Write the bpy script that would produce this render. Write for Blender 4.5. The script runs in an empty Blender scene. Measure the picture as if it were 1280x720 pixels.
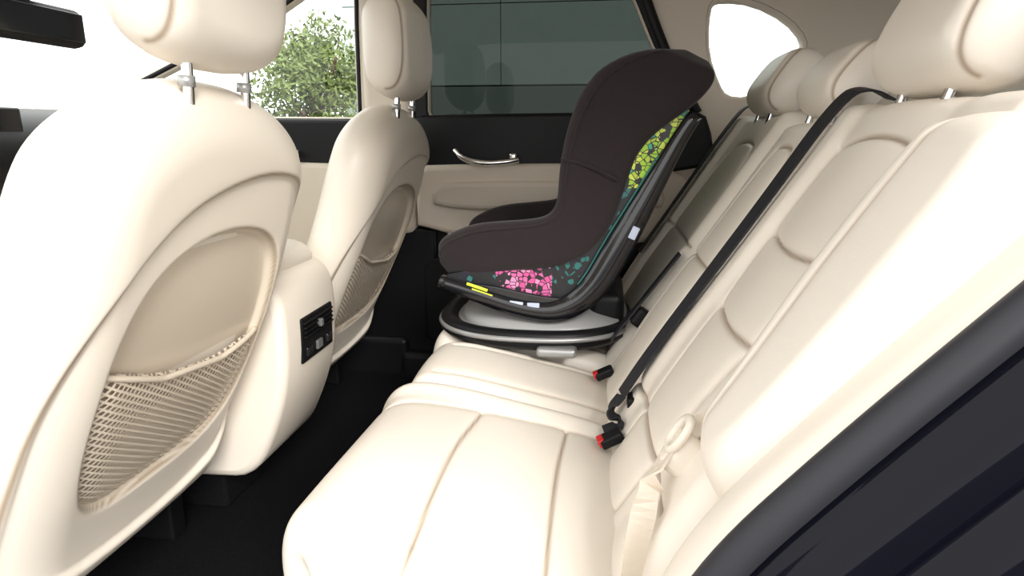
import bpy, bmesh, math, random
import numpy as np
from mathutils import Vector, Matrix
random.seed(3); np.random.seed(3)
scene = bpy.context.scene
COL = scene.collection

# ------------------------------------------------------------------ materials
def newmat(name):
    m = bpy.data.materials.new(name); m.use_nodes = True
    return m, m.node_tree, m.node_tree.nodes['Principled BSDF']
def L(nt, a, b): nt.links.new(a, b)
def mat(name, col, rough=.5, metal=0, bscale=0, bstr=.1, bdist=.001, seam=None, coat=0, var=0, spec=.5, sheen=0):
    m, nt, p = newmat(name)
    p.inputs['Base Color'].default_value = (*col, 1)
    p.inputs['Roughness'].default_value = rough
    p.inputs['Metallic'].default_value = metal
    p.inputs['Coat Weight'].default_value = coat
    p.inputs['Specular IOR Level'].default_value = spec
    p.inputs['Sheen Weight'].default_value = sheen
    tc = nt.nodes.new('ShaderNodeTexCoord')
    src = None
    if var:
        nz = nt.nodes.new('ShaderNodeTexNoise'); nz.inputs['Scale'].default_value = 9; L(nt, tc.outputs['Object'], nz.inputs['Vector'])
        mx = nt.nodes.new('ShaderNodeMix'); mx.data_type = 'RGBA'
        mx.inputs[6].default_value = (*[c*(1-var) for c in col], 1); mx.inputs[7].default_value = (*[min(1, c*(1+var)) for c in col], 1)
        L(nt, nz.outputs['Fac'], mx.inputs[0]); src = mx.outputs[2]
        L(nt, src, p.inputs['Base Color'])
    if seam:
        at = nt.nodes.new('ShaderNodeAttribute'); at.attribute_name = 'seam'
        mx = nt.nodes.new('ShaderNodeMix'); mx.data_type = 'RGBA'
        mx.inputs[6].default_value = (*col, 1); mx.inputs[7].default_value = (*seam, 1)
        if src: L(nt, src, mx.inputs[6])
        L(nt, at.outputs['Fac'], mx.inputs[0]); L(nt, mx.outputs[2], p.inputs['Base Color'])
    if bscale:
        v = nt.nodes.new('ShaderNodeTexVoronoi'); v.inputs['Scale'].default_value = bscale; L(nt, tc.outputs['Object'], v.inputs['Vector'])
        b = nt.nodes.new('ShaderNodeBump'); b.inputs['Strength'].default_value = bstr; b.inputs['Distance'].default_value = bdist
        L(nt, v.outputs['Distance'], b.inputs['Height']); L(nt, b.outputs['Normal'], p.inputs['Normal'])
    return m

LEATHER = mat('cream_leather', (.80, .735, .645), .38, bscale=330, bstr=.12, bdist=.0006, seam=(.40, .31, .23), var=.03)
PLASTIC_CREAM = mat('cream_plastic', (.77, .70, .605), .36, bscale=500, bstr=.08, bdist=.0004, seam=(.36, .28, .2))
PANEL = mat('beige_back_panel', (.66, .575, .465), .28, bscale=500, bstr=.08, bdist=.0004, seam=(.34, .26, .18))
TRIM = mat('beige_trim', (.66, .585, .49), .6, bscale=400, bstr=.1, bdist=.0004, seam=(.3, .24, .18))
HEADLINER = mat('headliner_fabric', (.72, .65, .56), .9, bscale=500, bstr=.1, bdist=.0004)
BLACK = mat('black_plastic', (.006, .006, .007), .45, bscale=500, bstr=.08, bdist=.0003, spec=.22)
CARPET = mat('black_carpet', (.005, .005, .006), .95, bscale=300, bstr=.5, bdist=.003, spec=.1)
GLOSS = mat('gloss_black', (.01, .01, .012), .15, coat=.2)
PAINT = mat('black_metallic_paint', (.003, .003, .006), .07, metal=0, coat=0, spec=.13)
RUBBER = mat('grey_rubber_seal', (.024, .024, .028), .5, spec=.22)
CHROME = mat('chrome', (.8, .8, .8), .15, metal=1)
SILVER = mat('silver_plastic', (.36, .36, .36), .35, metal=.5)
GREYP = mat('grey_plastic', (.12, .118, .115), .4)
BASEG = mat('light_grey_plastic', (.30, .30, .295), .35)
FABRIC = mat('charcoal_fabric', (.024, .018, .019), .92, bscale=450, bstr=.3, bdist=.0008, seam=(.008, .006, .006), sheen=.12, spec=.2)
RED = mat('red_button', (.6, .02, .02), .35)
BELTC = mat('cream_webbing', (.66, .58, .48), .7, bscale=500, bstr=.2, bdist=.0005)
YELLOW = mat('yellow_label', (.7, .75, .05), .6)
WHITE = mat('white_label', (.45, .5, .62), .6)
STRAP = mat('black_webbing', (.010, .010, .014), .7, bscale=500, bstr=.3, bdist=.0005)

def glass(name, col, refl=.06):
    m = bpy.data.materials.new(name); m.use_nodes = True; nt = m.node_tree; nt.nodes.clear()
    o = nt.nodes.new('ShaderNodeOutputMaterial'); mx = nt.nodes.new('ShaderNodeMixShader')
    t = nt.nodes.new('ShaderNodeBsdfTransparent'); t.inputs[0].default_value = (*col, 1)
    g = nt.nodes.new('ShaderNodeBsdfGlossy'); g.inputs['Roughness'].default_value = .02
    mx.inputs[0].default_value = refl
    L(nt, t.outputs[0], mx.inputs[1]); L(nt, g.outputs[0], mx.inputs[2]); L(nt, mx.outputs[0], o.inputs[0])
    return m
TINT = glass('privacy_glass', (.050, .059, .054), .010)
CLEAR = glass('clear_glass', (.93, .97, .95), .03)

def net_mat():
    m, nt, p = newmat('pocket_net')
    p.inputs['Base Color'].default_value = (.66, .57, .46, 1); p.inputs['Roughness'].default_value = .7
    uv = nt.nodes.new('ShaderNodeUVMap'); uv.uv_map = 'UVMap'
    sp = nt.nodes.new('ShaderNodeSeparateXYZ'); L(nt, uv.outputs[0], sp.inputs[0])
    def M(op, a, b=None):
        n = nt.nodes.new('ShaderNodeMath'); n.operation = op
        for i, x in enumerate((a, b)):
            if x is None: continue
            if isinstance(x, (int, float)): n.inputs[i].default_value = x
            else: L(nt, x, n.inputs[i])
        return n.outputs[0]
    x = M('MULTIPLY', sp.outputs[0], 66.); y = M('MULTIPLY', sp.outputs[1], 100.)
    a = M('ABSOLUTE', M('SUBTRACT', M('FRACT', M('ADD', x, y)), .5))
    b = M('ABSOLUTE', M('SUBTRACT', M('FRACT', M('SUBTRACT', x, y)), .5))
    hole = M('MULTIPLY', M('LESS_THAN', a, .33), M('LESS_THAN', b, .33))
    o = nt.nodes['Material Output']; tr = nt.nodes.new('ShaderNodeBsdfTransparent'); mx = nt.nodes.new('ShaderNodeMixShader')
    L(nt, hole, mx.inputs[0]); L(nt, p.outputs[0], mx.inputs[1]); L(nt, tr.outputs[0], mx.inputs[2]); L(nt, mx.outputs[0], o.inputs[0])
    return m
NET = net_mat()

def print_mat():
    m, nt, p = newmat('printed_shell')
    p.inputs['Roughness'].default_value = .4
    tc = nt.nodes.new('ShaderNodeTexCoord')
    v = nt.nodes.new('ShaderNodeTexVoronoi'); v.inputs['Scale'].default_value = 95; L(nt, tc.outputs['Object'], v.inputs['Vector'])
    e = nt.nodes.new('ShaderNodeTexVoronoi'); e.feature = 'DISTANCE_TO_EDGE'; e.inputs['Scale'].default_value = 95; L(nt, tc.outputs['Object'], e.inputs['Vector'])
    sp = nt.nodes.new('ShaderNodeSeparateColor'); L(nt, v.outputs['Color'], sp.inputs[0])
    def ramp(cols, src):
        r = nt.nodes.new('ShaderNodeValToRGB'); r.color_ramp.interpolation = 'CONSTANT'
        el = r.color_ramp.elements
        while len(el) < len(cols): el.new(.5)
        for i, c in enumerate(cols): el[i].position = i/len(cols); el[i].color = (*c, 1)
        L(nt, src, r.inputs[0]); return r.outputs[0]
    pink = ramp([(.6, .08, .27), (.7, .25, .45), (.015, .012, .015), (.65, .12, .33)], sp.outputs[0])
    grn = ramp([(.35, .6, .03), (.65, .75, .08), (.012, .012, .012), (.04, .4, .25), (.45, .6, .04)], sp.outputs[0])
    teal = ramp([(.01, .01, .012), (.01, .01, .01), (.012, .012, .015), (.01, .01, .012), (.015, .01, .03), (.02, .15, .14)], sp.outputs[0])
    g = nt.nodes.new('ShaderNodeSeparateXYZ'); L(nt, tc.outputs['Object'], g.inputs[0])
    def gt(src, val):
        c = nt.nodes.new('ShaderNodeMath'); c.operation = 'GREATER_THAN'; c.inputs[1].default_value = val; L(nt, src, c.inputs[0]); return c.outputs[0]
    def mix(f, a, b):
        m1 = nt.nodes.new('ShaderNodeMix'); m1.data_type = 'RGBA'; L(nt, f, m1.inputs[0])
        for i, q in ((6, a), (7, b)):
            if isinstance(q, tuple): m1.inputs[i].default_value = q
            else: L(nt, q, m1.inputs[i])
        return m1.outputs[2]
    c = mix(gt(g.outputs['X'], -.21), teal, pink)
    c = mix(gt(g.outputs['X'], -.095), c, teal)
    c = mix(gt(g.outputs['Z'], -.105), c, grn)
    c = mix(gt(e.outputs['Distance'], .06), (.01, .01, .012, 1), c)
    L(nt, c, p.inputs['Base Color'])
    return m
PRINT = print_mat()
TEAL = mat('teal_piping', (.02, .16, .14), .5)

# ------------------------------------------------------------------ helpers
def chaikin(P, it=3, closed=True):
    P = np.array(P, float)
    for _ in range(it):
        if closed: Q = np.roll(P, -1, 0); A = .75*P+.25*Q; B = .25*P+.75*Q
        else:
            A = .75*P[:-1]+.25*P[1:]; B = .25*P[:-1]+.75*P[1:]
        N = np.empty((2*len(A), P.shape[1])); N[0::2] = A; N[1::2] = B
        if not closed: N = np.vstack([P[:1], N, P[-1:]])
        P = N
    return P
def arclen(P):
    d = np.linalg.norm(np.diff(P, axis=0), axis=1); return np.concatenate([[0], np.cumsum(d)])
def resample(P, us):
    s = arclen(P); t = np.asarray(us)*s[-1]
    return np.stack([np.interp(t, s, P[:, k]) for k in range(P.shape[1])], 1)
def segdist(G, P, closed):
    G = G.reshape(-1, 2); best = np.full(len(G), 1e9)
    n = len(P) if closed else len(P)-1
    for i in range(n):
        a = P[i]; b = P[(i+1) % len(P)]; ab = b-a; l2 = ab@ab
        if l2 < 1e-14: continue
        t = np.clip(((G-a)@ab)/l2, 0, 1); q = G-a-t[:, None]*ab
        best = np.minimum(best, (q*q).sum(1))
    return np.sqrt(best)
def inside(G, P):
    G = G.reshape(-1, 2); r = np.zeros(len(G), bool)
    for i in range(len(P)):
        x1, y1 = P[i]; x2, y2 = P[(i+1) % len(P)]
        if y1 == y2: continue
        c = ((y1 > G[:, 1]) != (y2 > G[:, 1])) & (G[:, 0] < (x2-x1)*(G[:, 1]-y1)/(y2-y1)+x1)
        r ^= c
    return r
def mkobj(name, verts, faces, mt, smooth=True, recalc=True):
    me = bpy.data.meshes.new(name); me.from_pydata([tuple(map(float, v)) for v in verts], [], faces); me.update()
    if recalc:
        bm = bmesh.new(); bm.from_mesh(me); bmesh.ops.recalc_face_normals(bm, faces=bm.faces); bm.to_mesh(me); bm.free()
    ob = bpy.data.objects.new(name, me); COL.objects.link(ob)
    if mt: me.materials.append(mt)
    if smooth:
        for p in me.polygons: p.use_smooth = True
    return ob
def spine_fn(pts, side=1):
    P = chaikin(pts, 4, False); s = arclen(P); T = np.gradient(P, axis=0); T /= np.linalg.norm(T, axis=1)[:, None]
    def f(t):
        x = np.interp(t, s, P[:, 0]); z = np.interp(t, s, P[:, 1])
        tx = np.interp(t, s, T[:, 0]); tz = np.interp(t, s, T[:, 1])
        over = np.maximum(t-s[-1], 0)+np.minimum(t, 0)
        x = x+over*tx; z = z+over*tz
        l = np.sqrt(tx*tx+tz*tz); return x, z, -tz/l*side, tx/l*side
    f.length = s[-1]; return f
def pad(name, ctrl, corners, sp, y0=0, thf=.05, thb=.03, re=.04, h0=0, bump=None, seams=(), res=(90, 90), mt=LEATHER, it=3, reb=None, inset=None):
    """soft upholstered slab: outline (s across, t along spine) lofted over a spine curve"""
    C = np.array(ctrl, float); O = chaikin(C, it)
    idx = [int(np.argmin(((O-C[c])**2).sum(1))) for c in corners]
    def seg(i, j):
        if j <= i: j += len(O)
        return np.array([O[k % len(O)] for k in range(i, j+1)])
    nu, nv = res
    def cl(n):
        u = np.linspace(0, 1, n); return .65*u+.35*(.5-.5*np.cos(np.pi*u))
    U = cl(nu); V = cl(nv)
    B = resample(seg(idx[0], idx[1]), U); R = resample(seg(idx[1], idx[2]), V)
    T = resample(seg(idx[2], idx[3])[::-1], U); Lf = resample(seg(idx[3], idx[0])[::-1], V)
    u = U[:, None, None]; v = V[None, :, None]
    G = (1-v)*B[:, None]+v*T[:, None]+(1-u)*Lf[None]+u*R[None] - ((1-u)*(1-v)*B[0]+u*(1-v)*B[-1]+(1-u)*v*T[0]+u*v*T[-1])
    g = G.reshape(-1, 2)
    d = segdist(g, O, True)
    iu, iv = np.meshgrid(np.arange(nu), np.arange(nv), indexing='ij')
    bd = ((iu == 0) | (iu == nu-1) | (iv == 0) | (iv == nv-1)).ravel(); d[bd] = 0
    k = np.clip(d/re, 0, 1); prof = np.sqrt(1-(1-k)**2)
    kb = np.clip(d/(reb or re), 0, 1); profb = np.sqrt(1-(1-kb)**2)
    h = thf*prof
    if bump is not None: h = h+bump(g[:, 0], g[:, 1])*np.minimum(1, prof*1.5)
    sm = np.zeros(len(g))
    for s_ in seams:
        P, dep, w = s_[:3]; P = np.array(P, float); P = chaikin(P, 3, False) if len(P) > 2 else P
        ds = segdist(g, P, False)
        e = np.exp(-(ds/w)**2); h = h-dep*e*prof-dep*.45*np.exp(-(ds/(w*4))**2)*prof; sm = np.maximum(sm, e)
    hb = -thb*profb
    def W(hh):
        x, z, nx, nz = sp(g[:, 1]); return np.stack([x+nx*(hh+h0), y0+g[:, 0], z+nz*(hh+h0)], 1)
    F = W(h); Bk = W(hb)
    inner = np.where(~bd)[0]; m = np.arange(len(g)); m2 = m.copy(); m2[inner] = len(g)+np.arange(len(inner))
    verts = np.vstack([F, Bk[inner]])
    faces = []; mi = []
    ins = inside(g, inset[0]) if inset else None
    for i in range(nu-1):
        for j in range(nv-1):
            a = i*nv+j; q = (a, a+nv, a+nv+1, a+1); faces.append(q)
            faces.append(tuple(int(m2[x]) for x in q[::-1]))
            mi += [1 if (inset and ins[a]) else 0, 0]
    ob = mkobj(name, verts, faces, mt)
    if inset:
        ob.data.materials.append(inset[1]); ob.data.polygons.foreach_set('material_index', mi)
    at = ob.data.attributes.new('seam', 'FLOAT', 'POINT'); at.data.foreach_set('value', np.concatenate([sm, np.zeros(len(inner))]).astype(np.float32))
    uvl = ob.data.uv_layers.new(name='UVMap'); st = np.vstack([g, g[inner]])
    li = np.empty(len(ob.data.loops), int); ob.data.loops.foreach_get('vertex_index', li)
    uvl.data.foreach_set('uv', st[li].astype(np.float32).ravel())
    return ob
def rr(s0, s1, t0, t1, r):
    c = [(s0, t0), (s0+r, t0), ((s0+s1)/2, t0), (s1-r, t0), (s1, t0), (s1, t0+r), (s1, (t0+t1)/2), (s1, t1-r), (s1, t1), (s1-r, t1), ((s0+s1)/2, t1), (s0+r, t1), (s0, t1), (s0, t1-r), (s0, (t0+t1)/2), (s0, t0+r)]
    return c, (0, 4, 8, 12)
def tube(name, pts, r, mt, closed=False, seg=10, smooth_it=2):
    P = chaikin(pts, smooth_it, closed) if smooth_it else np.array(pts, float); n = len(P)
    T = (np.roll(P, -1, 0)-np.roll(P, 1, 0)) if closed else np.gradient(P, axis=0)
    vs = []
    N = None
    for i in range(n):
        t = Vector(T[i]).normalized()
        if N is None: N = t.orthogonal().normalized()
        N = (N-t*N.dot(t)).normalized(); b = t.cross(N)
        for k in range(seg):
            a = 2*math.pi*k/seg; vs.append(Vector(P[i])+(N*math.cos(a)+b*math.sin(a))*r)
    fs = []
    for i in range(n if closed else n-1):
        for k in range(seg):
            j = (i+1) % n; fs.append((i*seg+k, i*seg+(k+1) % seg, j*seg+(k+1) % seg, j*seg+k))
    if not closed: fs.append(tuple(range(seg))); fs.append(tuple((n-1)*seg+k for k in range(seg)))
    return mkobj(name, vs, fs, mt)
def strip(name, pts, wdir, w, th, mt, it=3):
    P = chaikin(pts, it, False); T = np.gradient(P, axis=0); wd = Vector(wdir).normalized(); vs = []; fs = []
    for p, t in zip(P, T):
        t = Vector(t).normalized(); ww = (wd-t*wd.dot(t)).normalized(); n = t.cross(ww)
        for a, b in ((-1, -1), (1, -1), (1, 1), (-1, 1)): vs.append(Vector(p)+ww*a*w/2+n*b*th/2)
    for i in range(len(P)-1):
        for k in range(4): fs.append((4*i+k, 4*i+(k+1) % 4, 4*i+4+(k+1) % 4, 4*i+4+k))
    fs.append((0, 1, 2, 3)); e = 4*(len(P)-1); fs.append((e, e+1, e+2, e+3))
    return mkobj(name, vs, fs, mt, smooth=False)
def box(name, lo, hi, mt, bev=.01, seg=3, rot=None):
    lo = Vector(lo); hi = Vector(hi); c = (lo+hi)/2; d = hi-lo
    bm = bmesh.new(); bmesh.ops.create_cube(bm, size=1)
    for v in bm.verts: v.co = Vector((v.co.x*d.x, v.co.y*d.y, v.co.z*d.z))
    if bev: bmesh.ops.bevel(bm, geom=bm.edges[:], offset=min(bev, min(d)*.49), segments=seg, affect='EDGES', profile=.5)
    M = Matrix.Translation(c) @ (rot.to_4x4() if rot else Matrix())
    bm.transform(M)
    me = bpy.data.meshes.new(name); bm.to_mesh(me); bm.free(); me.materials.append(mt)
    for p in me.polygons: p.use_smooth = True
    ob = bpy.data.objects.new(name, me); COL.objects.link(ob)
    md = ob.modifiers.new('wn', 'WEIGHTED_NORMAL'); return ob
def plate(name, outer, holes, y, half, bev, mt, it=2, plane='XZ'):
    cu = bpy.data.curves.new(name, 'CURVE'); cu.dimensions = '2D'; cu.fill_mode = 'BOTH'
    for k, poly in enumerate([outer]+list(holes)):
        P = chaikin(poly, it) if it else np.array(poly, float)
        s = cu.splines.new('POLY'); s.points.add(len(P)-1); s.use_cyclic_u = True
        for i, q in enumerate(P): s.points[i].co = (q[0], q[1], 0, 1)
    cu.extrude = half; cu.bevel_depth = bev; cu.bevel_resolution = 2
    tmp = bpy.data.objects.new('tmp', cu); COL.objects.link(tmp)
    dg = bpy.context.evaluated_depsgraph_get(); me = bpy.data.meshes.new_from_object(tmp.evaluated_get(dg))
    bpy.data.objects.remove(tmp); me.name = name
    if plane == 'XZ': M = Matrix(((1, 0, 0, 0), (0, 0, -1, y), (0, 1, 0, 0), (0, 0, 0, 1)))
    elif plane == 'YZ': M = Matrix(((0, 0, 1, y), (1, 0, 0, 0), (0, 1, 0, 0), (0, 0, 0, 1)))
    else: M = Matrix.Translation((0, 0, y))
    me.transform(M); me.materials.clear(); me.materials.append(mt)
    ob = bpy.data.objects.new(name, me); COL.objects.link(ob); return ob
def group(name, obs):
    e = bpy.data.objects.new(name, None); COL.objects.link(e); e.empty_display_size = .1
    for o in obs: o.parent = e
    return e
def sstep(x): x = np.clip(x, 0, 1); return x*x*(3-2*x)

# ------------------------------------------------------------------ front seats
def front_seat(yc):
    parts = []
    sp = spine_fn([(-.665, -.60), (-.635, -.51), (-.575, -.39), (-.52, -.27), (-.478, -.15), (-.448, -.03), (-.438, .09)], -1)
    ctrl = [(-.205, -.01), (-.1, -.022), (.1, -.022), (.205, -.01), (.235, .07), (.25, .25), (.255, .43), (.253, .56), (.213, .645), (.09, .698), (-.09, .698), (-.205, .645), (-.246, .56), (-.253, .43), (-.25, .25), (-.235, .07)]
    pocket = chaikin([(-.14, .13), (0, .12), (.14, .13), (.19, .23), (.195, .37), (.16, .48), (.03, .515), (-.10, .49), (-.165, .41), (-.175, .25)], 3)
    ridge = [(-.225, .04), (-.238, .2), (-.235, .36), (-.19, .47), (-.10, .545), (0, .575), (.10, .585), (.19, .57), (.245, .52), (.245, .3), (.225, .04)]
    R = chaikin(ridge, 3)
    def bump(s, t):
        G = np.stack([s, t], 1); ds = segdist(G, pocket, True)*np.where(inside(G, pocket), 1, -1)
        b = -.018*sstep((ds+.004)/.016)
        dr = segdist(G, R, True)*np.where(inside(G, R), 1, -1)
        return b-.010*sstep((dr+.002)/.012)
    seams = [(ridge, .002, .0028), ([tuple(p) for p in pocket]+[tuple(pocket[0])], .001, .0022)]
    parts.append(pad('backrest', ctrl, (0, 3, 8, 11), sp, yc, .07, .05, .085, -.07, bump, seams, (170, 210), PLASTIC_CREAM, reb=.06, inset=(pocket, PANEL)))
    nc = [(-.145, .138), (0, .13), (.145, .138), (.185, .22), (.193, .305), (.08, .285), (-.06, .315), (-.170, .37), (-.174, .25)]
    parts.append(pad('pocket_net', nc, (0, 2, 4, 7), sp, yc, .012, .0, .05, -.022, None, (), (60, 50), NET))
    ss = np.linspace(-.168, .188, 24); tt = np.interp(ss, [-.169, -.06, .08, .190], [.360, .315, .291, .300]); x, z, nx, nz = sp(tt)
    hh = -.010-.010*(np.abs(ss-.01)/.178)**4
    parts.append(tube('pocket_hem', np.stack([x+nx*hh, yc+ss, z+nz*hh], 1), .0042, PANEL, smooth_it=1))
    spf = spine_fn([(-.76, -.55), (-.70, -.42), (-.63, -.28), (-.58, -.14), (-.53, 0), (-.51, .05)], 1)
    c, k = rr(-.20, .20, .02, .54, .09)
    parts.append(pad('backrest_front', c, k, spf, yc, .04, .04, .06, -.03, lambda s, t: .02*sstep((np.abs(s)-.12)/.06), [([(-.13, .03), (-.13, .52)], .006, .004), ([(.13, .03), (.13, .52)], .006, .004)], (70, 70)))
    sh = spine_fn([(-.43, .07), (-.422, .18), (-.432, .31)], -1)
    hc = [(-.105, .005), (0, -.006), (.105, .005), (.14, .05), (.149, .12), (.137, .2), (.095, .23), (0, .238), (-.095, .23), (-.137, .2), (-.149, .12), (-.14, .05)]
    parts.append(pad('headrest', hc, (0, 2, 6, 8), sh, yc, .045, .055, .05, -.045, None, [([(-.112, .0), (-.120, .12), (-.105, .24)], .003, .003), ([(.112, .0), (.120, .12), (.105, .24)], .003, .003)], (90, 80)))
    for i, dy in enumerate((-.06, .06)):
        parts.append(tube(f'headrest_post_{i+1}', [(-.469, yc+dy, .03), (-.467, yc+dy, .06), (-.464, yc+dy, .15)], .0062, CHROME))
        parts.append(tube(f'post_collar_{i+1}', [(-.4695, yc+dy, .050), (-.4685, yc+dy, .062)], .0095, SILVER, smooth_it=0))
    sc = spine_fn([(-.72, -.50), (-.82, -.49), (-.95, -.46), (-1.12, -.44), (-1.19, -.47), (-1.20, -.56)], -1)
    c, k = rr(-.25, .25, .0, .56, .1)
    parts.append(pad('seat_cushion', c, k, sc, yc, .05, .06, .05, -.04, lambda s, t: .03*sstep((np.abs(s)-.15)/.06), [([(-.16, .0), (-.16, .5)], .006, .004), ([(.16, .0), (.16, .5)], .006, .004)], (80, 80)))
    parts.append(box('seat_base', (-1.15, yc-.22, -.66), (-.78, yc+.22, -.53), BLACK, .03))
    for i, dy in enumerate((-.2, .2)):
        parts.append(box(f'seat_rail_{i+1}', (-1.18, yc+dy-.02, -.735), (-.76, yc+dy+.02, -.655), BLACK, .006))
    return group('car_front_seat', parts)
front_seat(.76); front_seat(1.52)

# ------------------------------------------------------------------ rear bench
parts = []
SB = spine_fn([(-.01, -.53), (.045, -.445), (.115, -.32), (.195, -.2), (.265, -.09), (.33, .01), (.355, .055)], 1)
LB = SB.length
def back_pad(name, y0, y1, top=LB, th=.06, seams=(), bump=None, t0=.04, r=.05, h0=None, res=(110, 190), re=.035):
    c, k = rr(y0, y1, t0, top, r)
    return pad(name, c, k, SB, 0, th, .07, re, -th if h0 is None else h0, bump, seams, res)
def bn(s, t): return .004*sstep((.70-s)/.05)+.008*sstep((s-.925)/.035)+.006*np.sin(np.clip((s-.7)/.22, 0, 1)*np.pi)
sN = [([(.70, .60), (.695, .5), (.70, .40), (.722, .32), (.735, .12), (.735, .05)], .006, .0032),
      ([(.93, .60), (.932, .5), (.925, .40), (.905, .32), (.89, .12), (.89, .05)], .006, .0032),
      ([(.70, .60), (.76, .618), (.86, .618), (.93, .60)], .005, .003),
      ([(.70, .465), (.81, .45), (.928, .465)], .006, .0032), ([(.715, .345), (.81, .335), (.912, .345)], .006, .0032),
      ([(.62, .16), (1.02, .16)], .007, .0034)]
parts.append(back_pad('backrest_outboard', .56, 1.02, LB-.005, .06, sN, bn, res=(190, 230)))
c = [(.505, .245), (.57, .222), (.65, .245), (.668, .33), (.695, .45), (.695, .62), (.66, .655), (.52, .655), (.485, .6), (.48, .45), (.485, .32)]
parts.append(pad('side_bolster', c, (0, 2, 6, 7), SB, 0, .08, .09, .055, -.046, None, [([(.60, .22), (.61, .35), (.63, .48), (.63, .65)], .003, .0028)], (80, 160)))
c = [(.50, .05), (.56, .045), (.62, .05), (.63, .12), (.64, .22), (.62, .27), (.56, .28), (.51, .27), (.495, .22), (.495, .12)]
parts.append(pad('side_trim_cover', c, (0, 2, 5, 7), SB, 0, .03, .08, .03, -.055, None, (), (50, 80), PANEL))
sC = [([(1.075, .06), (1.075, .58), (1.15, .6), (1.225, .58), (1.225, .06)], .006, .0034), ([(1.03, .36), (1.27, .36)], .005, .003)]
parts.append(back_pad('backrest_centre', 1.025, 1.275, LB-.03, .06, sC, lambda s, t: .008*np.cos((s-1.15)/.12*np.pi/2), res=(110, 180)))
sF = [([(1.36, .06), (1.36, .58), (1.50, .61), (1.64, .58), (1.64, .06)], .006, .0034), ([(1.3, .36), (1.75, .36)], .005, .003)]
parts.append(back_pad('backrest_far_outboard', 1.28, 1.78, LB-.005, .06, sF, lambda s, t: .010*sstep((1.36-s)/.04)+.010*sstep((s-1.64)/.04), res=(130, 160)))
SC = spine_fn([(.08, -.50), (.0, -.465), (-.12, -.44), (-.24, -.415), (-.315, -.412), (-.352, -.45), (-.36, -.53), (-.345, -.66)], -1)
LC = SC.length
def cushion(name, y0, y1, seams, bump, t1=LC-.02, res=(150, 190), r=.05, th=.055, h0=None, ctrl=None, re=.045):
    c, k = ctrl or rr(y0, y1, .0, t1, r)
    return pad(name, c, k, SC, 0, th, .05, re, -th if h0 is None else h0, bump, seams, res)
def bc(s, t): return .008*sstep((s-.93)/.05)+.008*np.sin(np.clip((s-.58)/.35, 0, 1)*np.pi)*sstep((.45-t)/.1)+.008*sstep((.95-s)/.4)*sstep((t-.25)/.2)
sc_ = [([(.935, .04), (.935, .2), (.91, .36), (.90, .5)], .005, .0032),
       ([(.50, .13), (.76, .14), (.935, .13)], .004, .0028), ([(.50, .275), (.76, .285), (.925, .265)], .004, .0028)]
cc_ = ([(.50, .0), (.6, 0), (.9, 0), (.965, 0), (1.015, 0), (1.015, .05), (1.015, .3), (1.015, LC-.07), (1.015, LC-.02), (.965, LC-.02), (.8, LC-.02), (.67, LC-.02), (.61, LC-.03), (.59, LC-.1), (.572, .43), (.54, .37), (.512, .28), (.50, .1)], (0, 4, 8, 12))
parts.append(cushion('cushion_outboard', 0, 0, sc_, bc, res=(190, 230), ctrl=cc_, re=.055))
parts.append(cushion('cushion_centre', 1.02, 1.275, [([(1.07, .03), (1.07, .38)], .005, .003), ([(1.22, .03), (1.22, .38)], .005, .003)], lambda s, t: -.012+.006*np.cos((s-1.148)/.12*np.pi/2), res=(90, 150)))
parts.append(cushion('cushion_far_outboard', 1.28, 1.80, [([(1.36, .03), (1.36, .5)], .005, .003), ([(1.70, .03), (1.70, .5)], .005, .003), ([(1.36, .22), (1.70, .22)], .005, .003)], lambda s, t: .008*sstep((1.36-s)/.05), res=(120, 140)))
def rear_head(yc, hw, zb, zt, x0, thb=.06):
    s = spine_fn([(x0, zb), (x0+.03, (zb+zt)/2), (x0+.085, zt+.01)], 1); l = s.length
    c = [(-hw*.8, 0), (0, -.004), (hw*.8, 0), (hw, l*.2), (hw*1.05, l*.5), (hw*.97, l*.85), (hw*.7, l), (0, l*1.02), (-hw*.7, l), (-hw*.97, l*.85), (-hw*1.05, l*.5), (-hw, l*.2)]
    o = [pad('headrest', c, (0, 2, 6, 8), s, yc, .045, thb, .045, -.03, None, [([(-hw*.8, .0), (-hw*.84, l*.5), (-hw*.7, l*.97), (hw*.7, l*.97), (hw*.84, l*.5), (hw*.8, 0)], .003, .003)], (100, 80))]
    for dy in (-.055, .055): o.append(tube('headrest_post', [(x0+.02, yc+dy, zb-.05), (x0+.05, yc+dy, zb+.06)], .006, CHROME))
    return o
parts += rear_head(.805, .125, .055, .215, .325)
parts += rear_head(1.15, .11, .045, .135, .325, .04)
parts += rear_head(1.50, .115, .052, .165, .315, .045)
parts.append(box('bench_base', (-.28, .60, -.735), (.30, 1.80, -.52), CARPET, .02))
parts.append(plate('backrest_rear_shell', [(.12, -.60), (.16, -.42), (.40, -.02), (.46, -.02), (.46, -.60)], [], 1.16, .58, .01, CARPET, it=1))
group('car_rear_bench_seat', parts)

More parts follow.
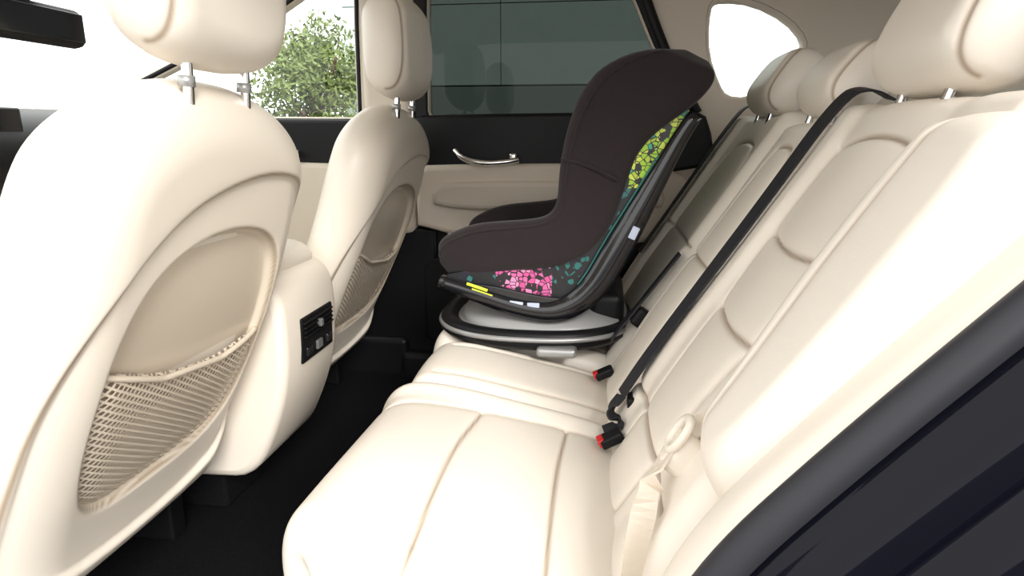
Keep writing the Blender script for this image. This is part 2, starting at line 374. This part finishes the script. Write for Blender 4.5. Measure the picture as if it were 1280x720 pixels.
# ------------------------------------------------------------------ seat belts, buckles
def on_back(y, t, h=.012):
    x, z, nx, nz = SB(np.array([t])); return (float(x[0]+nx[0]*h), y, float(z[0]+nz[0]*h))
b = [strip('webbing', [(.40, 1.005, .045), (.368, 1.005, .062), on_back(1.003, LB-.015, .018), on_back(1.0, .5, .016), on_back(.995, .36, .016), on_back(.985, .2, .018), on_back(.975, .13, .02)], (0, 1, .15), .042, .003, STRAP)]
b.append(strip('webbing_lap', [on_back(.97, .13, .02), on_back(.955, .10, .026), (.045, .935, -.442), (.015, .93, -.455)], (0, 1, .1), .032, .004, STRAP))
b.append(box('latch_plate', (.05, .945, -.435), (.085, .98, -.405), BLACK, .006))
b.append(tube('latch_ring', [(.07, .955, -.41), (.095, .955, -.375), (.10, .985, -.37), (.08, .99, -.40)], .005, BLACK, closed=True))
group('seat_belt', b)
def buckle(x, y, z, ang):
    rot = Matrix.Rotation(ang, 3, 'Z') @ Matrix.Rotation(-.45, 3, 'Y')
    o = [box('buckle_body', (x-.018, y-.013, z-.008), (x+.018, y+.013, z+.008), BLACK, .004, rot=rot)]
    q = Vector((x, y, z))+rot @ Vector((-.016, 0, .003))
    o.append(box('release_button', q-Vector((.005, .010, .006)), q+Vector((.005, .010, .006)), RED, .002, rot=rot))
    o.append(strip('stalk', [(x+.015, y, z-.01), (x+.04, y, z-.03)], (0, 1, 0), .022, .006, BLACK, 1))
    group('seat_belt_buckle', o)
buckle(.026, .895, -.448, .2); buckle(.016, 1.175, -.452, .1)
def nb(y, X, Z_, h): return (X-.851*h, y, Z_+.525*h)
b = [strip('webbing', [nb(.655, .135, -.30, .005), nb(.652, .118, -.33, .03), nb(.640, .094, -.366, .03), nb(.585, .072, -.405, .028), nb(.53, .05, -.46, .02), nb(.52, .04, -.50, .0)], (.3, .6, .5), .026, .003, BELTC),
     box('belt_tongue', (.075, .632, -.362), (.125, .664, -.318), PLASTIC_CREAM, .010, rot=Matrix.Rotation(-.9, 3, 'Y')),
     tube('tongue_slot', [nb(.630, .13, -.315, .035), nb(.660, .13, -.315, .035), nb(.662, .110, -.348, .035), nb(.632, .110, -.348, .035)], .005, PLASTIC_CREAM, closed=True)]
group('cream_seat_belt', b)
group('seat_belt', [strip('webbing', [(.40, 1.72, .06), (.36, 1.72, .07), on_back(1.72, LB-.03, .02), on_back(1.70, .4, .02), on_back(1.69, .25, .02)], (0, 1, 0), .045, .003, STRAP)])
group('tether_anchor_strap', [strip('anchor_strap', [on_back(1.275, .34, .015), on_back(1.275, .22, .02), on_back(1.27, .12, .03)], (0, 1, 0), .028, .004, STRAP),
     box('anchor_clip', (.07, 1.255, -.385), (.10, 1.285, -.345), BLACK, .008, rot=Matrix.Rotation(.6, 3, 'Y'))])

# ------------------------------------------------------------------ child car seat
YC = 1.44
NP = 90
Bp = [(-.315, -.292), (-.25, -.288), (-.175, -.275), (-.10, -.268), (-.03, -.245), (.02, -.19), (.045, -.11), (.065, -.04), (.105, .005), (.165, .045), (.205, .09), (.192, .125)]
Wp = [(-.335, -.262), (-.335, -.215), (-.26, -.180), (-.175, -.172), (-.105, -.165), (-.085, -.135), (-.084, -.07), (-.072, -.0), (-.052, .06), (-.015, .115), (.055, .148), (.14, .150)]
def par(P):
    P = np.array(P, float); u = np.linspace(0, 1, len(P)); q = np.linspace(0, 1, NP)
    r = np.stack([np.interp(q, u, P[:, 0]), np.interp(q, u, P[:, 1])], 1)
    for _ in range(14): r[1:-1] = (r[:-2]+2*r[1:-1]+r[2:])/4
    return r
BB = par(Bp); WW = par(Wp)
HW = np.interp(np.linspace(0, 1, NP), [0, .08, .3, .5, .62, .8, .95, 1], [.15, .18, .20, .195, .19, .205, .185, .15])
verts = []; K = None
for i in range(NP):
    hw = HW[i]; q = i/(NP-1); th = .045; vi = np.interp(q, [0, .1, .3, .5, .8, 1], [.55, .5, .42, .42, .35, .6])
    lp = [(-hw+.02, 0), (-hw, .06), (-hw, .45), (-hw-.006, .85), (-hw+.006, 1), (-hw+th-.008, 1), (-hw+th, .85), (-hw+th+.01, vi+.08), (-hw+th+.035, vi), (0, vi-.03),
          (hw-th-.035, vi), (hw-th-.01, vi+.08), (hw-th, .85), (hw-th+.008, 1), (hw-.006, 1), (hw+.006, .85), (hw, .45), (hw, .06), (hw-.02, 0), (0, 0)]
    S = chaikin(lp, 2); K = len(S)
    for y, v in S:
        p = BB[i]*(1-v)+WW[i]*v; verts.append((p[0], YC+y, p[1]))
faces = [(i*K+k, i*K+(k+1) % K, (i+1)*K+(k+1) % K, (i+1)*K+k) for i in range(NP-1) for k in range(K)]
faces.append(tuple(range(K))); faces.append(tuple((NP-1)*K+k for k in range(K)))
cs = []
cs.append(mkobj('padded_cover', verts, faces, FABRIC))
for sgn in (-1, 1):
    rg = list(range(3, NP-3, 3))
    pts = [(WW[i]*.88+BB[i]*.12) for i in rg]
    cs.append(tube('wing_piping', [(p[0], YC+sgn*(HW[i]+.003), p[1]) for i, p in zip(rg, pts)], .003, FABRIC, smooth_it=1, seg=6))
    cs.append(tube('wing_seam', [(-.080, YC+sgn*(.196), -.05), (-.03, YC+sgn*.2, -.06), (.03, YC+sgn*.197, -.09)], .0025, FABRIC, seg=6))
c, k = rr(-.13, .13, 0, .17, .04)
cs.append(pad('head_pad', c, k, spine_fn([(.03, -.04), (.07, .05), (.10, .15)], 1), YC, .03, .03, .03, 0, None, (), (30, 30), FABRIC))
Sc = np.array([(-.325, -.30), (-.25, -.322), (-.16, -.352), (-.08, -.362), (-.005, -.315), (.05, -.21), (.09, -.12), (.14, -.01), (.165, .03)])
Sr = resample(chaikin(Sc, 3, False), np.linspace(0, 1, 50)); Bi = resample(BB[:74], np.linspace(.02, 1, 50)); Bi = Bi*.8+(WW[:74][np.linspace(0, 73, 50).astype(int)])*.2
vs = []
for i in range(50):
    for (p, y) in ((Bi[i], -.178), (Sr[i], -.178), (Sr[i], .178), (Bi[i], .178)): vs.append((p[0], YC+y, p[1]))
fs = [(4*i+k, 4*i+(k+1) % 4, 4*i+4+(k+1) % 4, 4*i+4+k) for i in range(49) for k in range(4)]+[(0, 1, 2, 3), (196, 197, 198, 199)]
cs.append(mkobj('printed_shell', vs, fs, PRINT, smooth=False))
for sgn in (-1, 1):
    vs = []; T = np.gradient(Sr, axis=0); T /= np.linalg.norm(T, axis=1)[:, None]; Nn = np.stack([-T[:, 1], T[:, 0]], 1)
    for i in range(50):
        w = .013+.006*math.sin(i/49*math.pi); wi = w+.018*math.exp(-((i-28)/11)**2)
        for (o, y) in ((wi, .172), (wi, .196), (w*.3, .204), (-w, .196), (-w, .172)): vs.append((Sr[i][0]+Nn[i][0]*o, YC+sgn*y, Sr[i][1]+Nn[i][1]*o))
    fs = [(5*i+k, 5*i+(k+1) % 5, 5*i+5+(k+1) % 5, 5*i+5+k) for i in range(49) for k in range(5)]+[(0, 1, 2, 3, 4), tuple(245+k for k in range(5))]
    cs.append(mkobj('shell_rim', vs, fs, GLOSS))
    cs.append(tube('teal_piping', [(Sr[i][0]+Nn[i][0]*(.018+.020*math.exp(-((i-28)/11)**2)), YC+sgn*.188, Sr[i][1]+Nn[i][1]*(.018+.020*math.exp(-((i-28)/11)**2))) for i in range(22, 44, 2)], .0020, TEAL, seg=6))
low = [(-.31, -.305), (-.22, -.304), (-.13, -.324), (-.05, -.330), (-.04, -.345), (-.08, -.368), (-.16, -.358), (-.25, -.33)]
cs.append(plate('shell_side_guard', low, [], YC-.186, .004, .003, GLOSS, it=2))
def label(n, x, z, w, h, a, mt):
    return box(n, (x-w/2, YC-.2005, z-h/2), (x+w/2, YC-.197, z+h/2), mt, .001, 1, rot=Matrix.Rotation(a, 3, 'Y'))
cs += [label('yellow_label_1', -.245, -.306, .045, .006, .3, YELLOW), label('yellow_label_2', -.235, -.318, .045, .006, .3, YELLOW), label('yellow_label_3', -.222, -.330, .04, .005, .3, YELLOW),
       label('white_label', -.165, -.340, .028, .014, .1, WHITE), label('white_label_2', -.13, -.342, .025, .014, 0, WHITE)]
cs.append(box('side_label', (.056, YC-.209, -.20), (.070, YC-.206, -.175), WHITE, .001, 1, rot=Matrix.Rotation(.4, 3, 'Y')))
def ell(name, cx, cy, prof, mt, n=72):
    vs = []; fs = []
    for (rx, ry, z) in prof:
        for k in range(n):
            a = 2*math.pi*k/n; e = .8
            c_, s_ = math.cos(a), math.sin(a)
            vs.append((cx+rx*math.copysign(abs(c_)**e, c_), cy+ry*math.copysign(abs(s_)**e, s_), z))
    m = len(prof)
    for i in range(m-1):
        for k in range(n): fs.append((i*n+k, i*n+(k+1) % n, (i+1)*n+(k+1) % n, (i+1)*n+k))
    fs.append(tuple(range(n))); fs.append(tuple((m-1)*n+k for k in range(n)))
    return mkobj(name, vs, fs, mt)
bx, by = -.14, 1.42
cs.append(ell('base_tray', bx, by, [(.17, .16, -.432), (.205, .195, -.430), (.217, .205, -.418), (.215, .203, -.398), (.207, .195, -.390), (.19, .18, -.392), (.17, .16, -.406)], BLACK))
cs.append(ell('base_trim_ring', bx, by, [(.2175, .2065, -.411), (.2203, .2093, -.406), (.2175, .2065, -.401)], SILVER))
cs.append(ell('base_plinth', bx+.02, by, [(.190, .178, -.415), (.183, .171, -.386), (.13, .135, -.370), (.09, .12, -.36)], BASEG))
cs.append(box('base_release_handle', (-.12, 1.20, -.437), (-.04, 1.25, -.417), SILVER, .008))
cs.append(box('base_rear_riser', (-.02, 1.32, -.41), (.055, 1.54, -.33), BLACK, .02))
group('child_car_seat', cs)

# ------------------------------------------------------------------ centre console
cc = [plate('console_body', [(-.575, -.285), (-.60, -.262), (-.70, -.25), (-1.25, -.25), (-1.25, -.63), (-.70, -.63), (-.645, -.62), (-.60, -.53), (-.572, -.44), (-.568, -.33)], [], 1.135, .10, .018, PLASTIC_CREAM, it=2)]
cc.append(plate('armrest_lid', [(-.60, -.262), (-.60, -.235), (-.64, -.222), (-.95, -.222), (-.98, -.235), (-.98, -.262)], [], 1.135, .085, .014, LEATHER, it=2))
cc.append(box('vent_panel', (-.560, 1.080, -.430), (-.549, 1.220, -.340), BLACK, .004, rot=Matrix.Rotation(.04, 3, 'Y')))
for i in range(4):
    cc.append(box(f'vent_slat_{i+1}', (-.550, 1.087, -.353-i*.009), (-.543, 1.213, -.349-i*.009), BLACK, .001, 1))
cc.append(box('vent_tab', (-.548, 1.143, -.373), (-.537, 1.155, -.357), GREYP, .003))
for i, y in enumerate((1.105, 1.15, 1.195)):
    cc.append(box(f'socket_{i+1}', (-.554, y-.012, -.419), (-.545, y+.012, -.400), GLOSS if i != 1 else GREYP, .003))
cc.append(box('console_foot', (-1.2, 1.05, -.735), (-.72, 1.22, -.60), CARPET, .01))
cc.append(plate('console_top_seam', [(-.575, -.300), (-.566, -.296), (-.566, -.302), (-.575, -.304)], [], 1.135, .112, .001, PANEL, it=0))
group('center_console', cc)

# ------------------------------------------------------------------ car body: far side
def soft(P):
    P = np.array(P, float); out = []
    for i in range(len(P)):
        a, b_, c_ = P[i-1], P[i], P[(i+1) % len(P)]
        la = min(.02, np.linalg.norm(a-b_)*.4); lc = min(.02, np.linalg.norm(c_-b_)*.4)
        p1 = b_+(a-b_)/np.linalg.norm(a-b_)*la; p2 = b_+(c_-b_)/np.linalg.norm(c_-b_)*lc
        out += [p1, .25*p1+.5*b_+.25*p2, p2]
    return np.array(out)
fwin = soft([(-1.60, .035), (-1.58, .075), (-1.41, .145), (-1.0, .315), (-.93, .35), (-.86, .39), (-.70, .40), (-.705, .3), (-.71, .03), (-1.2, .035)])
rwin = soft([(-.515, .035), (-.1, .035), (.22, .05), (.205, .09), (.13, .23), (.075, .35), (.045, .40), (-.1, .41), (-.505, .41), (-.51, .3)])
qwin = chaikin([(.255, .28), (.262, .20), (.295, .12), (.32, .085), (.38, .078), (.46, .12), (.515, .20), (.52, .235), (.47, .29), (.38, .335), (.30, .345), (.262, .335)], 1)
side = plate('side_trim', [(-1.95, -.02), (-1.65, .125), (-1.41, .215), (-1.0, .385), (-.85, .45), (-.7, .48), (-.3, .5), (.6, .5), (1.3, .46), (1.35, -.1), (1.35, -.75), (.2, -.75), (.2, -.14), (-.3, -.14), (-1.0, -.14), (-1.95, -.14)], [fwin, rwin, qwin], 1.885, .010, .012, TRIM, it=0)
body = [side]
def ring(name, P, y, r, mt): return tube(name, [(p[0], y, p[1]) for p in P], r, mt, closed=True, smooth_it=0)
def grow(P, k): c = P.mean(0); return c+(P-c)*np.array([1+k/np.ptp(P[:, 0])*2, 1+k/np.ptp(P[:, 1])*2])
body.append(plate('rear_window_frame', grow(rwin, .022), [grow(rwin, -.004)], 1.862, .004, .004, BLACK, it=0))
body.append(ring('front_window_seal', fwin, 1.868, .008, BLACK))
body.append(ring('quarter_window_seal', qwin, 1.868, .005, RUBBER))
body.append(tube('c_pillar_garnish', [(.07, 1.865, .42), (.115, 1.86, .30), (.17, 1.858, .18), (.25, 1.858, .05)], .014, BLACK))
body.append(box('b_pillar_cover', (-.69, 1.83, -.3), (-.545, 1.89, .46), TRIM, .025))
body.append(box('b_pillar_lower', (-.76, 1.84, -.75), (-.49, 1.90, -.28), BLACK, .01))
body.append(box('b_pillar_inner', (-.80, 1.872, -.40), (-.46, 1.90, -.02), BLACK, .005))
body.append(box('rear_sill_trim', (-.60, 1.80, -.76), (.4, 1.90, -.66), BLACK, .02))
body.append(box('front_sill_trim', (-1.90, 1.82, -.78), (-.58, 1.90, -.62), BLACK, .02))
group('car_body_side', body)
def glasspane(name, Q, y, mt):
    Q = grow(Q, .006)
    return mkobj(name, [(q[0], y, q[1]) for q in Q], [tuple(range(len(Q)))], mt, smooth=False)
glasspane('window_1', fwin, 1.887, CLEAR); glasspane('window_2', rwin, 1.887, TINT); glasspane('window_3', qwin, 1.887, CLEAR)

d = []
d.append(plate('door_top_panel', [(-.535, -.115), (-.535, .03), (-.50, .038), (.24, .045), (.27, .03), (.30, -.115)], [], 1.85, .012, .010, BLACK, it=1))
d.append(plate('armrest_panel', [(-.52, -.30), (-.52, -.12), (-.49, -.105), (.10, -.10), (.20, -.12), (.24, -.16), (.24, -.30)], [], 1.845, .018, .016, TRIM, it=1))
d.append(plate('armrest_pad', [(-.46, -.205), (-.47, -.165), (-.42, -.15), (.10, -.145), (.16, -.165), (.15, -.20)], [], 1.815, .018, .014, TRIM, it=2))
d.append(plate('door_lower_panel', [(-.52, -.72), (-.52, -.29), (.24, -.29), (.20, -.5), (.05, -.72)], [], 1.86, .012, .010, BLACK, it=1))
d.append(plate('handle_bezel', [(-.44, -.105), (-.43, -.045), (-.38, -.035), (-.20, -.04), (-.15, -.07), (-.17, -.105)], [], 1.838, .002, .004, GLOSS, it=2))
d.append(tube('door_handle', [(-.42, 1.828, -.050), (-.39, 1.805, -.075), (-.33, 1.80, -.086), (-.27, 1.805, -.082), (-.235, 1.815, -.076)], .009, CHROME))
d.append(box('lock_knob', (-.262, 1.81, -.088), (-.238, 1.832, -.056), CHROME, .008))
d.append(box('window_switch', (-.10, 1.815, -.108), (-.02, 1.84, -.092), BLACK, .006))
d.append(tube('speaker_ring', [(-.10+.06*math.cos(a), 1.834, -.05+.026*math.sin(a)) for a in np.linspace(0, 2*math.pi, 17)[:-1]], .003, SILVER, closed=True))
d.append(tube('sill_line', [(-.52, 1.836, .012), (-.1, 1.836, .015), (.22, 1.836, .02)], .002, GREYP))
group('car_door', d)
d = [plate('door_top_panel', [(-1.60, -.115), (-1.60, .03), (-1.2, .028), (-.74, .025), (-.715, .02), (-.715, -.10), (-.73, -.115)], [], 1.85, .012, .010, BLACK, it=1),
     plate('armrest_panel', [(-1.55, -.35), (-1.55, -.10), (-.75, -.10), (-.72, -.12), (-.72, -.35)], [], 1.845, .018, .014, TRIM, it=1),
     plate('door_lower_panel', [(-1.55, -.72), (-1.55, -.34), (-.72, -.34), (-.72, -.72)], [], 1.86, .012, .010, BLACK, it=1),
     tube('door_handle', [(-1.0, 1.83, -.04), (-.95, 1.805, -.055), (-.88, 1.805, -.06)], .009, CHROME),
     box('door_mirror_shell', (-1.50, 1.95, .03), (-1.38, 2.14, .13), PAINT, .035, 4)]
group('car_door', d)

nx_, ny_ = 20, 14; vs = []; fs = []
for k, dz in enumerate((0, .03)):
    for i in range(nx_+1):
        for j in range(ny_+1):
            x = -.86+i/nx_*2.2; y = .42+j/ny_*1.49; e = (2*j/ny_-1)
            vs.append((x, y, .50-.07*abs(e)**4-.05*max(0, (x-.7)/.64)**2-.05*max(0, (-.5-x)/.36)**2+dz))
n1 = (nx_+1)*(ny_+1)
for i in range(nx_):
    for j in range(ny_):
        a = i*(ny_+1)+j; q = (a, a+ny_+1, a+ny_+2, a+1); fs.append(q); fs.append(tuple(n1+v for v in q[::-1]))
mkobj('ceiling', vs, fs, HEADLINER)
tg = plate('tailgate_frame', [(.42, -.75), (.42, .38), (.5, .46), (1.80, .46), (1.88, .38), (1.88, -.75)], [[(.58, .02), (.62, .36), (1.68, .36), (1.72, .02)]], 1.36, .02, .012, TRIM, it=1, plane='YZ')
tgg = mkobj('tailgate_glass', [(1.385, .56, 0), (1.385, 1.74, 0), (1.36, 1.70, .38), (1.36, .60, .38)], [(0, 1, 2, 3)], CLEAR, smooth=False)
group('tailgate', [tg, tgg])
box('cargo_floor', (.50, .50, -.40), (1.30, 1.84, -.36), CARPET, .01)

mkobj('windshield', [(-1.85, .48, .06), (-1.85, 1.82, .06), (-.93, 1.78, .46), (-.93, .50, .46)], [(0, 1, 2, 3)], CLEAR, smooth=False)
d = [plate('dash_top', [(-1.95, .03), (-1.6, .055), (-1.32, .035), (-1.22, .0), (-1.20, -.06), (-1.26, -.14), (-1.95, -.14)], [], 1.14, .70, .012, BLACK, it=2),
     plate('dash_lower', [(-1.95, -.14), (-1.28, -.14), (-1.24, -.2), (-1.30, -.45), (-1.95, -.6)], [], 1.14, .69, .012, TRIM, it=2),
     plate('instrument_hood', [(-1.42, .03), (-1.32, .075), (-1.22, .06), (-1.20, .03), (-1.24, -.06), (-1.4, -.04)], [], .76, .16, .014, BLACK, it=2),
     box('center_screen', (-1.235, 1.0, -.06), (-1.215, 1.24, .05), GLOSS, .006)]
d.append(tube('dash_accent', [(-1.195, 1.28, -.05), (-1.19, 1.5, -.045), (-1.2, 1.80, -.03)], .006, SILVER))
for i in range(4): d.append(box(f'vent_{i+1}', (-1.215, 1.45, -.025-.012*i), (-1.195, 1.72, -.020-.012*i), SILVER if i == 0 else GREYP, .002))
group('dashboard', d)
d = [box('mirror_housing', (-1.10, 1.00, .165), (-1.055, 1.27, .240), BLACK, .02), box('mirror_glass', (-1.057, 1.015, .175), (-1.052, 1.255, .230), GLOSS, .003),
     tube('mirror_stem', [(-1.08, 1.15, .22), (-1.09, 1.15, .27), (-1.08, 1.15, .33)], .012, BLACK), box('sensor_cover', (-1.13, 1.09, .27), (-1.03, 1.21, .34), BLACK, .02)]
group('rearview_mirror', d)
group('floor', [box('floor_pan', (-1.95, .46, -.78), (1.3, 1.88, -.735), CARPET, .005)])

# ------------------------------------------------------------------ near side door opening
CJ = spine_fn([(-.02, -.80), (.02, -.60), (.045, -.43), (.085, -.325), (.17, -.218), (.262, -.112), (.37, .01), (.47, .14), (.53, .3), (.54, .45)], -1)
def sweep(name, prof, mt, it=2, n=90):
    P = chaikin(prof, it, False); t = np.linspace(0, CJ.length, n); x, z, ax, az = CJ(t); m = len(P)
    vs = [(x[i]+ax[i]*P[j][0], P[j][1], z[i]+az[i]*P[j][0]) for i in range(n) for j in range(m)]
    fs = [(i*m+j, i*m+j+1, (i+1)*m+j+1, (i+1)*m+j) for i in range(n-1) for j in range(m-1)]
    return mkobj(name, vs, fs, mt)
d = [sweep('inner_trim', [(.09, .56), (.03, .535), (-.004, .50), (-.010, .46), (-.004, .44), (.02, .435)], PLASTIC_CREAM),
     sweep('rubber_seal', [(.01, .447), (-.006, .446), (-.010, .434), (-.006, .424), (.004, .418), (.016, .422)], RUBBER),
     sweep('painted_jamb', [(.012, .43), (.016, .412), (.026, .408), (.034, .400), (.038, .392), (.06, .390), (.066, .393), (.072, .386), (.078, .372), (.09, .368), (.12, .366), (.13, .35), (.16, .335), (.24, .31), (.5, .27)], PAINT, 2),
     box('sill', (-.9, .36, -.80), (.05, .475, -.70), PAINT, .02)]
x, z, ax, az = CJ(np.array([CJ.length*.53])); q = Vector((float(x[0]+ax[0]*.05), .388, float(z[0]+az[0]*.05)))
d.append(box('striker_plate', q-Vector((.009, .003, .011)), q+Vector((.009, .003, .011)), GREYP, .003, rot=Matrix.Rotation(.6, 3, 'Y')))
d.append(tube('striker_loop', [q+Vector((-.005, 0, -.007)), q+Vector((-.005, -.012, -.005)), q+Vector((.005, -.012, .005)), q+Vector((.005, 0, .007))], .002, SILVER))
group('door_jamb', d)

# ------------------------------------------------------------------ outside
GROUND = mat('asphalt', (.08, .08, .082), .9, bscale=60, bstr=.3, bdist=.01, var=.1)
mkobj('ground', [(-40, -40, -1.25), (40, -40, -1.25), (40, 40, -1.25), (-40, 40, -1.25)], [(0, 1, 2, 3)], GROUND, smooth=False)
WALLM = mat('facade_panel', (.46, .53, .51), .6, var=.06); DARKW = mat('dark_facade', (.20, .24, .22), .5, var=.1)
bm_parts = []
for i in range(2):
    for j in range(5):
        x0 = -2.62+i*1.605; z0 = .45+j*.75
        bm_parts.append(box(f'facade_panel_{i}_{j}', (x0, 6.5, z0), (x0+1.598, 6.6, z0+.742), WALLM, .003, 1))
bm_parts.append(box('facade_core', (-2.62, 6.56, -1.25), (.59, 9, 3.9), DARKW, .01, 1))
bm_parts.append(box('facade_base', (-2.62, 6.45, -1.25), (.6, 6.6, .43), DARKW, .01, 1))
group('building', bm_parts)
LEAF = mat('leaf', (.13, .17, .045), .55, var=.5)
BARK = mat('bark', (.12, .08, .05), .9, bscale=40, bstr=.5, bdist=.01)
tx, ty = -2.08, 4.6
vs = []; fs = []
blobs = [(random.gauss(0, .22), random.gauss(0, .2), random.uniform(-.55, .62), random.uniform(.10, .2)) for _ in range(85)]
blobs = [b_ for b_ in blobs if abs(b_[0]) < .42*(1.1-max(0, b_[2]))]
for bx_, by_, bz_, br in blobs:
    for _ in range(150):
        v = Vector((random.gauss(0, 1), random.gauss(0, 1), random.gauss(0, 1))).normalized()*br*random.uniform(.5, 1.1)
        c = Vector((tx+bx_, ty+by_, .1+bz_))+v
        a = Vector((random.gauss(0, 1), random.gauss(0, 1), random.gauss(0, 1))).normalized(); w = a.orthogonal().normalized()
        l = random.uniform(.016, .03); k = len(vs)
        vs += [c-a*l, c+w*l*.4, c+a*l, c-w*l*.4]; fs.append((k, k+1, k+2, k+3))
tree = [mkobj('foliage', vs, fs, LEAF, smooth=False, recalc=False), tube('trunk', [(tx, ty, -1.25), (tx+.03, ty, -.6), (tx-.02, ty, .0), (tx, ty, .4)], .035, BARK)]
for k in range(7):
    a = k*2.4; tree.append(tube('branch', [(tx, ty, -.5+k*.12), (tx+.15*math.cos(a), ty+.15*math.sin(a), -.3+k*.12), (tx+.28*math.cos(a), ty+.28*math.sin(a), -.1+k*.12)], .012, BARK))
group('tree', tree)

# ------------------------------------------------------------------ light
w = bpy.data.worlds.new('sky'); scene.world = w; w.use_nodes = True
bg = w.node_tree.nodes['Background']; bg.inputs[0].default_value = (1, .995, .985, 1); bg.inputs[1].default_value = 2.6
sd = bpy.data.lights.new('sun', 'SUN'); sd.energy = 4.0; sd.angle = math.radians(20); sd.color = (1, .98, .945)
so = bpy.data.objects.new('sun', sd); COL.objects.link(so)
so.rotation_euler = Vector((-.42, .74, -.50)).to_track_quat('-Z', 'Y').to_euler(); so.location = (2, -5, 4)
scene.view_settings.view_transform = 'Standard'

# ------------------------------------------------------------------ camera
cd = bpy.data.cameras.new('camera'); cam = bpy.data.objects.new('camera', cd); COL.objects.link(cam)
cd.sensor_width = 36; cd.lens = 22.5; cd.clip_start = .02
th = math.radians(13.7); ph = math.radians(7.95)
H = Vector((-math.sin(ph), math.cos(ph), 0)); Z = Vector((0, 0, 1))
Fv = H*math.cos(th)-Z*math.sin(th); Uv = H*math.sin(th)+Z*math.cos(th); Rv = Fv.cross(Uv)
cam.matrix_world = Matrix(((Rv.x, Uv.x, -Fv.x, 0), (Rv.y, Uv.y, -Fv.y, 0), (Rv.z, Uv.z, -Fv.z, 0), (0, 0, 0, 1)))
scene.camera = cam
